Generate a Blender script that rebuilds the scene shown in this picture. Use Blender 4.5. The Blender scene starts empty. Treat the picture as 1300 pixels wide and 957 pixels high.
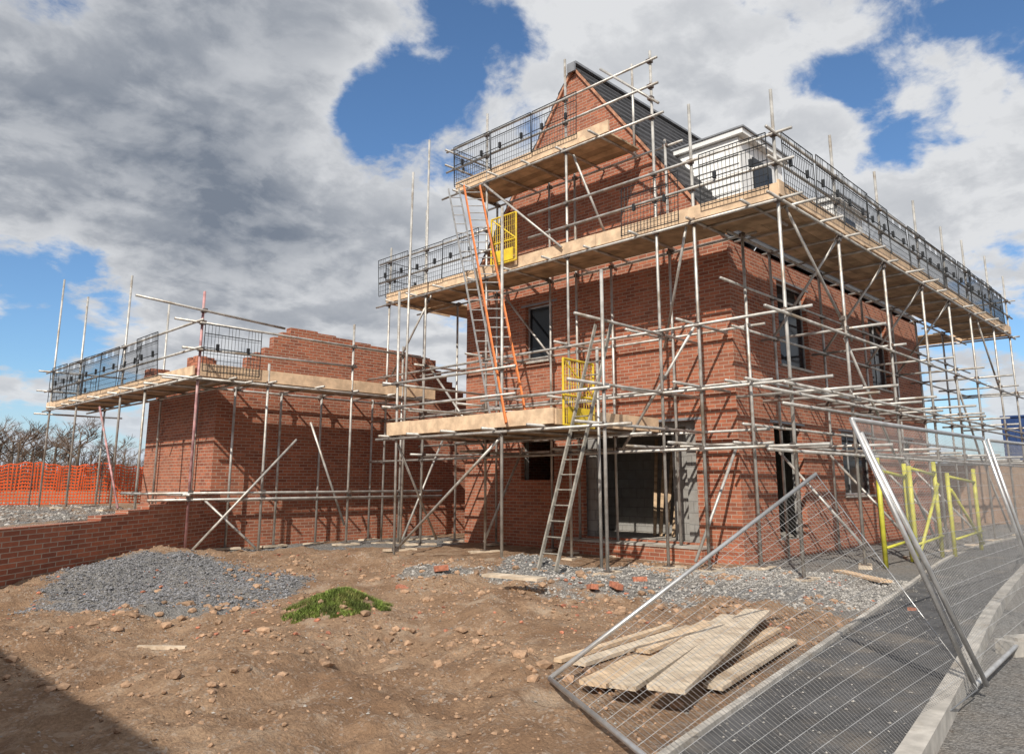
import bpy, math, random
from mathutils import Vector, Matrix, noise
random.seed(11)
scn = bpy.context.scene
COL = scn.collection
R = math.radians
# ------------------------------------------------------------------ camera model
F = 950.0
phi = R(44.3); th = math.atan(178/950.0)
FH = Vector((math.cos(phi), math.sin(phi), 0)); RT = Vector((math.sin(phi), -math.cos(phi), 0)); ZZ = Vector((0,0,1))
FW = FH*math.cos(th) + ZZ*math.sin(th); UP = -FH*math.sin(th) + ZZ*math.cos(th)
CAM = Vector((0,0,1.5))
def ray(px, py): return (FW*F + RT*(px-650) + UP*(434-py)).normalized()
def PX(px, py, X):
    d = ray(px,py); return CAM + d*((X-CAM.x)/d.x)
def PY(px, py, Y):
    d = ray(px,py); return CAM + d*((Y-CAM.y)/d.y)
def PZ(px, py, z=0.0):
    d = ray(px,py); return CAM + d*((z-CAM.z)/d.z)
def W(fwd, lat, z=0.0):
    p = FH*fwd + RT*lat; return Vector((p.x, p.y, z))
cd = bpy.data.cameras.new('camera'); cam = bpy.data.objects.new('camera', cd); COL.objects.link(cam)
m = Matrix((RT, UP, -FW)).transposed().to_4x4(); m.translation = CAM
cam.matrix_world = m
cd.sensor_width = 36; cd.lens = F/1300*36; cd.shift_y = -44.5/1300; cd.clip_end = 3000; cd.clip_start = .05
scn.camera = cam
scn.view_settings.view_transform = 'Standard'; scn.view_settings.look = 'None'; scn.view_settings.exposure = 0
# ------------------------------------------------------------------ node helpers
def newmat(name):
    mt = bpy.data.materials.new(name); mt.use_nodes = True
    nt = mt.node_tree; return mt, nt, nt.nodes['Principled BSDF']
def math_n(nt, op, a, b=None, clamp=False):
    n = nt.nodes.new('ShaderNodeMath'); n.operation = op; n.use_clamp = clamp
    for i, v in enumerate((a, b)):
        if v is None: continue
        if isinstance(v, (int, float)): n.inputs[i].default_value = v
        else: nt.links.new(v, n.inputs[i])
    return n.outputs[0]
def mix_n(nt, fac, a, b, bt='MIX'):
    n = nt.nodes.new('ShaderNodeMix'); n.data_type = 'RGBA'; n.blend_type = bt
    for idx, v in ((0, fac), (6, a), (7, b)):
        if isinstance(v, (int, float)): n.inputs[idx].default_value = v
        elif isinstance(v, (tuple, list)): n.inputs[idx].default_value = (*v[:3], 1)
        else: nt.links.new(v, n.inputs[idx])
    return n.outputs[2]
def ramp_n(nt, fac, lo, hi, a=0.0, b=1.0):
    n = nt.nodes.new('ShaderNodeMapRange'); n.interpolation_type = 'SMOOTHSTEP'
    nt.links.new(fac, n.inputs[0]); n.inputs[1].default_value = lo; n.inputs[2].default_value = hi
    n.inputs[3].default_value = a; n.inputs[4].default_value = b
    return n.outputs[0]
def noise_n(nt, vec, scale, detail=6, rough=.55):
    n = nt.nodes.new('ShaderNodeTexNoise'); n.inputs['Scale'].default_value = scale; n.inputs['Detail'].default_value = detail
    n.inputs['Roughness'].default_value = rough
    if vec is not None: nt.links.new(vec, n.inputs['Vector'])
    return n.outputs[0]
def bump_n(nt, h, strength, dist, bsdf):
    b = nt.nodes.new('ShaderNodeBump'); b.inputs['Strength'].default_value = strength; b.inputs['Distance'].default_value = dist
    nt.links.new(h, b.inputs['Height']); nt.links.new(b.outputs[0], bsdf.inputs['Normal'])
def MAT(name, base, rough=.8, metal=0.0, var=.25, scale=6, bump=.15, island=0.0, dist=.01, stretch=None, dirt=None):
    mt, nt, bs = newmat(name)
    tc = nt.nodes.new('ShaderNodeTexCoord'); v = tc.outputs['Object']
    if stretch:
        mp = nt.nodes.new('ShaderNodeMapping'); mp.inputs['Scale'].default_value = stretch; nt.links.new(v, mp.inputs[0]); v = mp.outputs[0]
    f = noise_n(nt, v, scale)
    f2 = ramp_n(nt, f, .3, .7)
    c = mix_n(nt, f2, tuple(x*(1-var) for x in base), tuple(min(1, x*(1+var)) for x in base))
    if dirt:
        f3 = ramp_n(nt, noise_n(nt, v, scale*.35, 8, .7), .5, .68)
        c = mix_n(nt, f3, c, dirt)
    if island:
        g = nt.nodes.new('ShaderNodeNewGeometry')
        k = math_n(nt, 'MULTIPLY_ADD', g.outputs['Random Per Island'], 2*island); k.node.inputs[2].default_value = 1-island
        cc = nt.nodes.new('ShaderNodeVectorMath'); cc.operation = 'SCALE'; nt.links.new(c, cc.inputs[0]); nt.links.new(k, cc.inputs['Scale']); c = cc.outputs[0]
    nt.links.new(c, bs.inputs['Base Color']); bs.inputs['Roughness'].default_value = rough; bs.inputs['Metallic'].default_value = metal
    if bump: bump_n(nt, noise_n(nt, v, scale*4), bump, dist, bs)
    return mt
def BRICK(name, c1, c2, mortar, bw=.225, rh=.075, ms=.006, patch=.35, pc=(.34,.17,.105)):
    mt, nt, bs = newmat(name)
    tc = nt.nodes.new('ShaderNodeTexCoord'); sp = nt.nodes.new('ShaderNodeSeparateXYZ'); nt.links.new(tc.outputs['Object'], sp.inputs[0])
    g = nt.nodes.new('ShaderNodeNewGeometry'); sn = nt.nodes.new('ShaderNodeSeparateXYZ'); nt.links.new(g.outputs['Normal'], sn.inputs[0])
    ax = math_n(nt, 'ABSOLUTE', sn.outputs[0]); az = math_n(nt, 'ABSOLUTE', sn.outputs[2])
    isx = math_n(nt, 'GREATER_THAN', ax, .6); isz = math_n(nt, 'GREATER_THAN', az, .6)
    u = math_n(nt, 'ADD', math_n(nt, 'MULTIPLY', isx, sp.outputs[1]), math_n(nt, 'MULTIPLY', math_n(nt, 'SUBTRACT', 1.0, isx), sp.outputs[0]))
    v = math_n(nt, 'ADD', math_n(nt, 'MULTIPLY', isz, sp.outputs[1]), math_n(nt, 'MULTIPLY', math_n(nt, 'SUBTRACT', 1.0, isz), sp.outputs[2]))
    cb = nt.nodes.new('ShaderNodeCombineXYZ'); nt.links.new(u, cb.inputs[0]); nt.links.new(v, cb.inputs[1])
    b = nt.nodes.new('ShaderNodeTexBrick'); nt.links.new(cb.outputs[0], b.inputs['Vector'])
    b.inputs['Color1'].default_value = (*c1,1); b.inputs['Color2'].default_value = (*c2,1); b.inputs['Mortar'].default_value = (*mortar,1)
    b.inputs['Scale'].default_value = 1; b.inputs['Brick Width'].default_value = bw; b.inputs['Row Height'].default_value = rh
    b.inputs['Mortar Size'].default_value = ms; b.inputs['Mortar Smooth'].default_value = .1; b.inputs['Bias'].default_value = -.1
    n1 = ramp_n(nt, noise_n(nt, tc.outputs['Object'], .9, 5, .6), .3, .72)
    n2 = ramp_n(nt, noise_n(nt, tc.outputs['Object'], 7, 4, .6), .3, .7)
    c = mix_n(nt, math_n(nt, 'MULTIPLY', n1, patch), b.outputs['Color'], pc)
    c = mix_n(nt, math_n(nt, 'MULTIPLY', n2, .4), c, (.62,.55,.5), 'MULTIPLY')
    nt.links.new(c, bs.inputs['Base Color']); bs.inputs['Roughness'].default_value = .9
    inv = math_n(nt, 'SUBTRACT', 1.0, b.outputs['Fac'])
    bump_n(nt, inv, .6, .010, bs)
    return mt
brick = BRICK('red_brick', (.43,.138,.072), (.215,.064,.038), (.43,.335,.265), ms=.0075, patch=.28)
brick_tan = BRICK('tan_brick', (.36,.25,.17), (.28,.19,.13), (.3,.27,.23))
block = BRICK('grey_block', (.33,.325,.31), (.27,.265,.255), (.22,.215,.21), .45, .225, .010, .05, (.28,.27,.26))
galv = MAT('galvanised_steel', (.47,.455,.43), .5, .45, .25, 5, .1, dirt=(.27,.22,.17))
galv_b = MAT('galvanised_bright', (.50,.50,.50), .4, .7, .15, 9, .05)
wire_m = MAT('dull_wire', (.42,.42,.42), .5, .4, .15, 9, 0)
steel_dk = MAT('coupler_steel', (.16,.14,.13), .6, .5, .3, 20, .1, dirt=(.20,.10,.05))
pinkpaint = MAT('red_painted_tube', (.42,.22,.22), .55, .1, .4, 6, .1, dirt=(.35,.31,.29))
board = MAT('scaffold_board', (.40,.285,.18), .85, 0, .3, 3, .3, .25, stretch=(1,1,4))
board_s = MAT('toe_board_wood', (.62,.45,.30), .85, 0, .2, 5, .3, .12, dirt=(.47,.34,.235))
board_g = MAT('weathered_plank', (.54,.45,.345), .85, 0, .22, 6, .5, .2, dirt=(.36,.27,.19))
board_w = MAT('warm_plank', (.56,.42,.285), .85, 0, .2, 6, .4, .2, dirt=(.40,.30,.20))
black = MAT('black_steel', (.025,.027,.03), .5, .3, .2, 12, 0)
yellow = MAT('yellow_paint', (.70,.50,.03), .5, 0, .15, 6, .05, dirt=(.45,.33,.08))
yellow2 = MAT('lime_yellow_paint', (.48,.46,.05), .5, 0, .2, 6, .05, dirt=(.30,.29,.06))
orange = MAT('orange_paint', (.66,.19,.05), .5, 0, .15, 6, .05, dirt=(.45,.16,.07))
orange_net = MAT('orange_plastic', (.74,.12,.03), .5, 0, .15, 3, 0)
alu = MAT('aluminium', (.42,.42,.42), .45, .5, .2, 8, .05)
ladder_m = MAT('worn_ladder_rail', (.28,.26,.225), .6, .2, .3, 8, .1)
white = MAT('white_upvc', (.78,.78,.77), .4, 0, .05, 3, 0)
slate = MAT('dark_roof_tile', (.036,.035,.038), .7, 0, .35, 4, .2, .3)
lead = MAT('lead_sheet', (.24,.25,.27), .5, .3, .15, 4, .05)
conc = MAT('concrete', (.42,.395,.36), .85, 0, .25, 5, .4, dirt=(.28,.24,.195))
timber = MAT('verge_mortar', (.40,.20,.125), .9, 0, .35, 9, .4, .15)
blue = MAT('blue_cabin_paint', (.014,.045,.15), .5, 0, .15, 2, .05)
stone_m = MAT('crushed_stone', (.175,.175,.185), .85, 0, .2, 30, .2, .55)
stone_l = MAT('dusty_stone', (.30,.285,.265), .9, 0, .2, 30, .2, .5)
clod_m = MAT('soil_clod', (.32,.205,.13), .95, 0, .25, 30, .4, .3)
rubble_m = MAT('broken_brick', (.36,.14,.085), .9, 0, .3, 30, .2, .35)
asphalt = MAT('asphalt', (.075,.075,.078), .85, 0, .3, 2.5, .5, dirt=(.15,.13,.11))
glass_mt, nt, bs = newmat('window_glass'); bs.inputs['Base Color'].default_value = (.015,.017,.02,1); bs.inputs['Specular IOR Level'].default_value = .25
nt.links.new(ramp_n(nt, noise_n(nt, None, 2), .3, .7, .05, .16), bs.inputs['Roughness'])
# ------------------------------------------------------------------ mesh builder
_t = (1+5**.5)/2
ICO_V = [Vector(v).normalized() for v in ((-1,_t,0),(1,_t,0),(-1,-_t,0),(1,-_t,0),(0,-1,_t),(0,1,_t),(0,-1,-_t),(0,1,-_t),(_t,0,-1),(_t,0,1),(-_t,0,-1),(-_t,0,1))]
ICO_F = ((0,11,5),(0,5,1),(0,1,7),(0,7,10),(0,10,11),(1,5,9),(5,11,4),(11,10,2),(10,7,6),(7,1,8),(3,9,4),(3,4,2),(3,2,6),(3,6,8),(3,8,9),(4,9,5),(2,4,11),(6,2,10),(8,6,7),(9,8,1))
class MB:
    def __init__(s): s.v = []; s.f = []
    def quad(s, *p):
        n = len(s.v); s.v += [tuple(q) for q in p]; s.f.append(tuple(range(n, n+len(p)))); return s
    def box(s, x0, x1, y0, y1, z0, z1):
        n = len(s.v)
        s.v += [(x0,y0,z0),(x1,y0,z0),(x1,y1,z0),(x0,y1,z0),(x0,y0,z1),(x1,y0,z1),(x1,y1,z1),(x0,y1,z1)]
        s.f += [tuple(n+i for i in q) for q in ((0,3,2,1),(4,5,6,7),(0,1,5,4),(1,2,6,5),(2,3,7,6),(3,0,4,7))]; return s
    def bar(s, p, q, w, h, up=ZZ):
        p = Vector(p); q = Vector(q); d = (q-p).normalized()
        sd = d.cross(up)
        if sd.length < 1e-4: sd = d.cross(Vector((1,0,0)))
        sd.normalize(); u = sd.cross(d).normalized(); a = sd*w/2; b = u*h/2
        n = len(s.v)
        for c in (p, q): s.v += [tuple(c-a-b), tuple(c+a-b), tuple(c+a+b), tuple(c-a+b)]
        s.f += [tuple(n+i for i in k) for k in ((3,2,1,0),(4,5,6,7),(0,1,5,4),(1,2,6,5),(2,3,7,6),(3,0,4,7))]; return s
    def tube(s, p, q, r, n=8, r2=None, caps=True):
        p = Vector(p); q = Vector(q); d = (q-p).normalized(); r2 = r if r2 is None else r2
        a = d.cross(ZZ)
        if a.length < 1e-3: a = Vector((1,0,0))
        a.normalize(); b = d.cross(a); k = len(s.v)
        for c, rr in ((p,r),(q,r2)):
            for i in range(n):
                t = 2*math.pi*i/n; s.v.append(tuple(c + a*math.cos(t)*rr + b*math.sin(t)*rr))
        for i in range(n):
            j = (i+1) % n; s.f.append((k+i, k+j, k+n+j, k+n+i))
        if caps: s.f.append(tuple(k+i for i in reversed(range(n)))); s.f.append(tuple(k+n+i for i in range(n)))
        return s
    def stone(s, c, r, flat=.7):
        k = len(s.v); c = Vector(c)
        if r > .02:
            M = Matrix.Rotation(random.uniform(0,6.28),3,'Z') @ Matrix.Rotation(random.uniform(-.7,.7),3,'X')
            sx, sy = random.uniform(.7,1.3), random.uniform(.7,1.2)
            for d in ICO_V:
                q = M @ Vector((d.x*sx, d.y*sy, d.z)); q *= r*random.uniform(.72,1.12)
                s.v.append((c.x+q.x, c.y+q.y, c.z+q.z*flat))
            s.f += [tuple(k+i for i in f) for f in ICO_F]; return
        a = random.uniform(0, 6.28); ca, sa = math.cos(a), math.sin(a)
        for d in ((1,0,0),(0,1,0),(-1,0,0),(0,-1,0),(0,0,1),(0,0,-1)):
            q = r*random.uniform(.6,1.25); x = d[0]*q + random.uniform(-.2,.2)*r; y = d[1]*q + random.uniform(-.2,.2)*r
            s.v.append((c.x+x*ca-y*sa, c.y+x*sa+y*ca, c.z + d[2]*q*flat))
        for i in range(4):
            j = (i+1) % 4; s.f.append((k+i, k+j, k+4)); s.f.append((k+j, k+i, k+5))
    def build(s, name, mat, parent=None, smooth=False):
        off = Vector((0,0,0))
        if parent is not None:
            off = parent.location if parent.parent is None else parent.parent.location
        me = bpy.data.meshes.new(name); me.from_pydata([(x-off.x, y-off.y, z-off.z) for x, y, z in s.v], [], s.f)
        me.materials.append(mat)
        if smooth:
            for p in me.polygons: p.use_smooth = True
        o = bpy.data.objects.new(name, me); COL.objects.link(o)
        if parent is not None: o.parent = parent
        return o
def tag(o, label, cat, group=None, kind=None):
    if label: o['label'] = label
    if cat: o['category'] = cat
    if group: o['group'] = group
    if kind: o['kind'] = kind
    return o
def thing(name, label, cat, loc=(0,0,0), group=None, rz=0):
    o = bpy.data.objects.new(name, None); COL.objects.link(o); o.location = loc; o.rotation_euler.z = rz; o.empty_display_size = .2
    return tag(o, label, cat, group)
def struct(name, mb, mat, smooth=False):
    o = mb.build(name, mat, None, smooth); o['kind'] = 'structure'; return o
def copy_tree(o, parent=None):
    c = o.copy(); COL.objects.link(c); c.parent = parent
    for ch in [x for x in bpy.data.objects if x.parent == o]: copy_tree(ch, c)
    return c
ORD = ['first','second','third','fourth','fifth','sixth','seventh','eighth','ninth','tenth','eleventh','twelfth','thirteenth','fourteenth']
# ------------------------------------------------------------------ key dimensions
X0, Y0 = 13.23, 6.91
X1, Y1 = 25.0, 14.6
YM = (Y0+Y1)/2; ZE = 6.28; ZP = 11.5
GX0, GY0, GX1, GY1 = 7.7, 17.2, 15.4, 21.4
WA = Vector((GX0, GY0)); WB = Vector((-1.2, 9.5)); WD = (WB-WA).normalized(); WN = Vector((WD.y, -WD.x))
if WN.dot(Vector((0,0))-WA) > 0: WN = -WN
def smooth(a, b, t):
    t = max(0, min(1, (t-a)/(b-a))); return t*t*(3-2*t)
L0 = PZ(985,868).xy; L1 = PZ(1160,742).xy; u1 = (L1-L0).normalized()
PL = [L0-u1*4, L0, L0.lerp(L1,.5), L1, L1+u1*4.5, Vector((L1.x+8.5, L1.y+1.0)), Vector((L1.x+14, L1.y+1.0)), Vector((70, L1.y+1.0))]
R0 = PZ(1205,868).xy; R1 = PZ(1286,738).xy; u2 = (R1-R0).normalized()
PR = [R0-u2*4, R0, R0.lerp(R1,.5)+Vector((-.03,.05)), R1, R1+u2*3.5+Vector((.3,-.1)), Vector((R1.x+7.5, R1.y+.35)), Vector((R1.x+13, R1.y+.4)), Vector((70, R1.y+.4))]
def dist_poly(p, poly):
    best = 1e9; sgn = 1
    for a, b in zip(poly[:-1], poly[1:]):
        d = b-a; t = max(0, min(1, (p-a).dot(d)/d.dot(d))); q = a+d*t; L = (p-q).length
        if L < best: best = L; sgn = 1 if d.x*(p-a).y - d.y*(p-a).x > 0 else -1
    return best, sgn
GR_L = PZ(225,745).xy
GC = PZ(432,782).xy
BSPEC = ((600,735,.26,1.0),(380,712,.18,.8),(470,716,.2,.5),(215,722,.30,.95),(140,738,.18,.7),(560,845,-.08,.9),(860,742,.12,.9),(140,860,-.08,1.4),(640,775,.16,.45),(330,815,.13,.5),(540,800,-.09,.45),(630,850,.13,.35),(745,752,.14,.45),(450,860,.11,.4),(680,730,.2,.4),(545,745,.15,.35),(590,765,.12,.3),(250,850,.10,.5))
BUMPS = [(PZ(px,py).xy, a, s) for px,py,a,s in BSPEC]
PILE = PZ(860,822).xy
def gz(x, y):
    p = Vector((x,y)); z = 0.0
    fw = x*FH.x+y*FH.y; la = x*RT.x+y*RT.y
    if fw > 1.0 and fw < 60:
        z += noise.fractal(Vector((x*.5, y*.5, 3.1)), 1.0, 2.1, 3)*.10
        n = noise.fractal(Vector((x*1.9, y*1.9, 8.1)), .75, 2.3, 6)
        z += .065*n + .028*noise.noise(Vector((x*8,y*8,5))) + .024*abs(noise.noise(Vector((x*17,y*17,2))))
        rt = math.sin((y-.55*x)*2.1 + .8*noise.noise(Vector((x*.4,y*.4,0))))
        z -= .07*max(0, rt-.5)*2*smooth(4.5,6,fw)*(1-smooth(11,13,fw))
    for (q, a, s) in BUMPS:
        d2 = (p-q).length_squared
        if d2 < 12*s*s: z += a*math.exp(-d2/(2*s*s))
    z *= smooth(.8, 1.8, (p-PILE).length)
    dg = (p-GC).length
    z = z*(smooth(.3,1.5,dg)*.7+.3) + .26*math.exp(-dg*dg/(2*.36*.36))
    hx = max(X0-2.0-x, 0, x-40); hy = max(Y0-1.6-y, 0, y-30)
    k = smooth(0, 1.6, math.hypot(hx, hy)); z = z*(.35+.65*k)
    if fw > -2 and la > -1:
        dl, sl = dist_poly(p, PL)
        f = 0 if sl < 0 else smooth(.15, 1.1, dl)
        z = z*f + (-.035)*(1-f)
    sd = (p-WA).dot(WN)
    if x < GX0+.05 and sd > 0 and fw > 5: z = .78 + z*.8
    elif y > 22.5: z = .8*smooth(22.5, 25, y)*(1-smooth(25,40,x)) + z*.3
    return z
BC = PZ(950,742).xy
def gravel_mask(x, y):
    p = Vector((x,y)); n = noise.fractal(Vector((x*.9,y*.9,1.7)), 1.0, 2.0, 4)*.9
    sd = (p-WA).dot(WN)
    if x < GX0+.05 and sd > 0: return .55+n*.4
    d = p-GR_L
    fw = d.x*FH.x+d.y*FH.y; la = d.x*RT.x+d.y*RT.y
    g = 1-smooth(.75, 1.15, math.hypot(fw/2.3, (la+fw*.15)/1.95)+n*.3)
    e = p-BC; ef = e.x*FH.x+e.y*FH.y; el = e.x*RT.x+e.y*RT.y
    b1 = 1-smooth(.75, 1.25, math.hypot((ef+el*.10)/2.2, (el-.2)/4.6)+n*.5)
    b2 = (.85 if (x > X0-2 and y < Y0 and y > 3) else 0)
    b3 = .75*(1-smooth(.8,1.2, abs(y-15.9)/1.4 + n*.8))*(1 if 8 < x < 14 else 0)
    b4 = 0
    if la > -20 and x*FH.x+y*FH.y > 1:
        dl, sl = dist_poly(p, PR)
        if sl < 0: b4 = .75
        else:
            dl, sl = dist_poly(p, PL)
            if sl > 0 and dl < 1.2: b4 = .5*(1-dl/1.2)
    return max(g, b1*.9, b2, b3, b4)
# ------------------------------------------------------------------ ground sheet
def steps(a, b, s):
    r = []; t = a
    while t < b: r.append(t); t += s
    return r
fws = [-400,-150,-60,-25,-10,-4,-1,.5] + steps(1.5, 10, .04) + steps(10, 20, .09) + steps(20,32,.4) + [34,38,44,52,65,85,120,180,300,500,900,1600]
las = [-1500,-700,-300,-150,-90,-60,-42,-30,-24,-20,-17,-15] + steps(-13, -8, .14) + steps(-8, 4, .045) + steps(4,10,.12) + steps(10,20,.5) + [22,26,32,42,60,90,150,300,700,1500]
gv = []; gf = []; cols = []
for a in fws:
    for b in las:
        p = W(a, b); gv.append((p.x, p.y, gz(p.x, p.y))); cols.append(gravel_mask(p.x, p.y))
nl = len(las)
for i in range(len(fws)-1):
    for j in range(nl-1):
        k = i*nl+j; gf.append((k, k+1, k+nl+1, k+nl))
me = bpy.data.meshes.new('ground'); me.from_pydata(gv, [], gf)
at = me.attributes.new('gravel', 'FLOAT', 'POINT'); at.data.foreach_set('value', cols)
for p in me.polygons: p.use_smooth = True
g = bpy.data.objects.new('ground', me); COL.objects.link(g); g['kind'] = 'structure'
mt, nt, bs = newmat('site_ground')
tc = nt.nodes.new('ShaderNodeTexCoord'); O = tc.outputs['Object']
big = ramp_n(nt, noise_n(nt, O, .7, 8, .65), .35, .65); mid = ramp_n(nt, noise_n(nt, O, 5, 8, .7), .42, .60); fine = noise_n(nt, O, 40, 6, .7)
dirt = mix_n(nt, big, (.245,.150,.090), (.385,.262,.170)); dirt = mix_n(nt, math_n(nt,'MULTIPLY',mid,.5), dirt, (.185,.112,.068))
dirt = mix_n(nt, ramp_n(nt, fine, .35,.65,0,.45), dirt, (.14,.087,.055))
dirt = mix_n(nt, ramp_n(nt, noise_n(nt, O, 1.7, 8, .65), .52, .68, 0, .65), dirt, (.42,.325,.24))
vor = nt.nodes.new('ShaderNodeTexVoronoi'); vor.inputs['Scale'].default_value = 48; nt.links.new(O, vor.inputs['Vector'])
bwv = nt.nodes.new('ShaderNodeRGBToBW'); nt.links.new(vor.outputs['Color'], bwv.inputs[0])
speck = math_n(nt, 'MULTIPLY', ramp_n(nt, bwv.outputs[0], .68, .8), ramp_n(nt, noise_n(nt, O, 3, 4, .6), .4, .6, 0, .6))
dirt = mix_n(nt, speck, dirt, (.40,.34,.29))
grv = mix_n(nt, bwv.outputs[0], (.09,.09,.09), (.31,.305,.30)); grv = mix_n(nt, math_n(nt,'MULTIPLY',big,.35), grv, (.29,.24,.19))
atn = nt.nodes.new('ShaderNodeAttribute'); atn.attribute_name = 'gravel'
msk = ramp_n(nt, math_n(nt,'ADD', atn.outputs['Fac'], math_n(nt,'MULTIPLY', math_n(nt,'SUBTRACT', noise_n(nt,O,6,6,.7), .5), .9)), .35, .7)
nt.links.new(mix_n(nt, msk, dirt, grv), bs.inputs['Base Color']); bs.inputs['Roughness'].default_value = .95
bs.inputs['Specular IOR Level'].default_value = .2
hgt = math_n(nt,'ADD', math_n(nt,'MULTIPLY', vor.outputs['Distance'], math_n(nt,'ADD', .15, math_n(nt,'MULTIPLY',msk,.4))), noise_n(nt,O,18,8,.68))
bump_n(nt, hgt, .9, .045, bs); me.materials.append(mt)
def gp(px, py):
    p = PZ(px,py,0)
    for _ in range(6): p = PZ(px, py, gz(p.x,p.y))
    return p
def ribbon(A, B, z):
    mb = MB()
    for a, b in zip(A, B): mb.v += [(a.x,a.y,z),(b.x,b.y,z)]
    for i in range(len(A)-1): mb.f.append((2*i, 2*i+1, 2*i+3, 2*i+2))
    return mb
def subdiv(P, n=5):
    out = []
    for i in range(len(P)-1):
        p0 = P[max(i-1,0)]; p1 = P[i]; p2 = P[i+1]; p3 = P[min(i+2,len(P)-1)]
        for k in range(n):
            t = k/n
            out.append(.5*((2*p1)+(p2-p0)*t+(2*p0-5*p1+4*p2-p3)*t*t+(3*p1-p0-3*p2+p3)*t*t*t))
    out.append(P[-1]); return out
PLs = subdiv(PL[:-1])+[PL[-1]]; PRs = subdiv(PR[:-1])+[PR[-1]]
struct('footpath', ribbon(PLs, PRs, .004), asphalt)
def kerb(P, w, z0, z1, offs=0):
    mb = MB(); ring = []
    for i, p in enumerate(P):
        d = (P[min(i+1,len(P)-1)]-P[max(i-1,0)]).normalized(); nrm = Vector((-d.y, d.x))
        ring.append((p+nrm*(offs), p+nrm*(offs+w)))
    for i in range(len(P)-1):
        (a,b),(c,d) = ring[i], ring[i+1]
        mb.quad((a.x,a.y,z1),(c.x,c.y,z1),(d.x,d.y,z1),(b.x,b.y,z1)); mb.quad((a.x,a.y,z0),(c.x,c.y,z0),(c.x,c.y,z1),(a.x,a.y,z1))
        mb.quad((b.x,b.y,z0),(d.x,d.y,z0),(d.x,d.y,z1),(b.x,b.y,z1))
    return mb
struct('kerb', kerb(PLs, .055, -.1, .04), conc)
struct('kerb', kerb(PRs, .12, -.1, .09, -.12), conc)
FAR = [Vector((p.x+ (3.5 if i < 24 else 0), p.y-5.5)) for i, p in enumerate(PRs)]
struct('road', ribbon([p+Vector((.4,-1.3)) for p in PRs], FAR, -.006), asphalt)
# ------------------------------------------------------------------ walls with openings
def wall(mb, axis, c, t, u0, u1, z0, z1, holes=()):
    us = sorted({u0,u1,*[h[0] for h in holes],*[h[1] for h in holes]}); zs = sorted({z0,z1,*[h[2] for h in holes],*[h[3] for h in holes]})
    def P(u, z, d):
        return (c+d, u, z) if axis == 'X' else (u, c+d, z)
    def solid(i, j):
        if i < 0 or j < 0 or i >= len(us)-1 or j >= len(zs)-1: return False
        u = (us[i]+us[i+1])/2; z = (zs[j]+zs[j+1])/2
        return not any(h[0] < u < h[1] and h[2] < z < h[3] for h in holes)
    for i in range(len(us)-1):
        for j in range(len(zs)-1):
            if not solid(i,j): continue
            a, b, e, f = us[i], us[i+1], zs[j], zs[j+1]
            mb.quad(P(a,e,0),P(b,e,0),P(b,f,0),P(a,f,0)); mb.quad(P(a,e,t),P(b,e,t),P(b,f,t),P(a,f,t))
            if not solid(i-1,j): mb.quad(P(a,e,0),P(a,f,0),P(a,f,t),P(a,e,t))
            if not solid(i+1,j): mb.quad(P(b,e,0),P(b,f,0),P(b,f,t),P(b,e,t))
            if not solid(i,j-1): mb.quad(P(a,e,0),P(b,e,0),P(b,e,t),P(a,e,t))
            if not solid(i,j+1): mb.quad(P(a,f,0),P(b,f,0),P(b,f,t),P(a,f,t))
def hx(pa, pb, pt, pbm):
    a = PX(pb, pt, X0); b = PX(pa, pt, X0); c = PX(pb, pbm, X0); return (a.y, b.y, c.z, a.z)
def hy(pa, pb, pt, pbm):
    a = PY(pa, pt, Y0); b = PY(pb, pt, Y0); c = PY(pa, pbm, Y0); return (a.x, b.x, c.z, a.z)
house = thing('brick_house', 'half-built three-storey red brick house with steep gable wrapped in scaffolding', 'house', (X0, Y0, 0))
DOOR = (7.83, 10.7, .34, 2.72)
WIN1 = hx(667,701,383,455); WIN2 = (11.55, 12.6, 1.55, 2.45)
gable_holes = [DOOR, WIN1, WIN2]
SW = [hy(985,1021,355,460), None]
zt = SW[0][3]; zb = SW[0][2]; SW[1] = (20.8,22.2,zb,zt)
SD = [(14.75,16.1,.34,2.7), (18.3,20.2,1.2,2.7), (22.6,23.6,.34,2.7)]
mb = MB(); wall(mb, 'X', X0, .12, Y0, Y1, -.2, ZE, gable_holes)
for d in (0, .12): mb.quad((X0+d,Y0,ZE),(X0+d,Y1,ZE),(X0+d,YM,ZP))
mb.build('gable_wall', brick, house)
mb = MB(); wall(mb, 'Y', Y0, .12, X0+.121, X1, -.2, ZE, SW+SD); mb.build('side_wall', brick, house)
mb = MB(); mb.box(X1, X1+.12, Y0, Y1, -.2, ZE); mb.quad((X1,Y0,ZE),(X1,Y1,ZE),(X1,YM,ZP)); mb.box(X0+.121, X1, Y1-.12, Y1-.001, -.2, ZE); mb.build('rear_wall', brick, house)
mb = MB(); wall(mb, 'X', X0+.17, .1, Y0+.18, Y1-.18, .3, ZE-.05, [(8.15,10.45,.34,2.62), WIN1, WIN2]); wall(mb, 'Y', Y0+.17, .1, X0+.28, X1-.1, .3, ZE-.05, SW+SD)
mb.box(X0+5.0, X0+5.1, Y0+.3, Y1-.3, .3, ZE-.1); mb.build('inner_wall', block, house)
mb = MB(); mb.box(X0+.6, X0+.7, Y0+.3, 8.75, .33, 2.94); mb.box(X0+.701, X0+4.9, 8.65, 8.75, .33, 2.94); mb.box(X0+2.4, X0+2.5, 9.9, 12.5, .33, 2.94); mb.build('partition_wall', block, house)
mb = MB(); mb.box(X0+.27, X1-.1, Y0+.28, Y1-.2, .2, .32); mb.box(X0+.27, X1-.1, Y0+.28, Y1-.2, 2.95, 3.15); mb.box(X0+.27, X1-.1, Y0+.28, Y1-.2, 6.05, 6.2); mb.build('floor_slab', conc, house)
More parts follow.
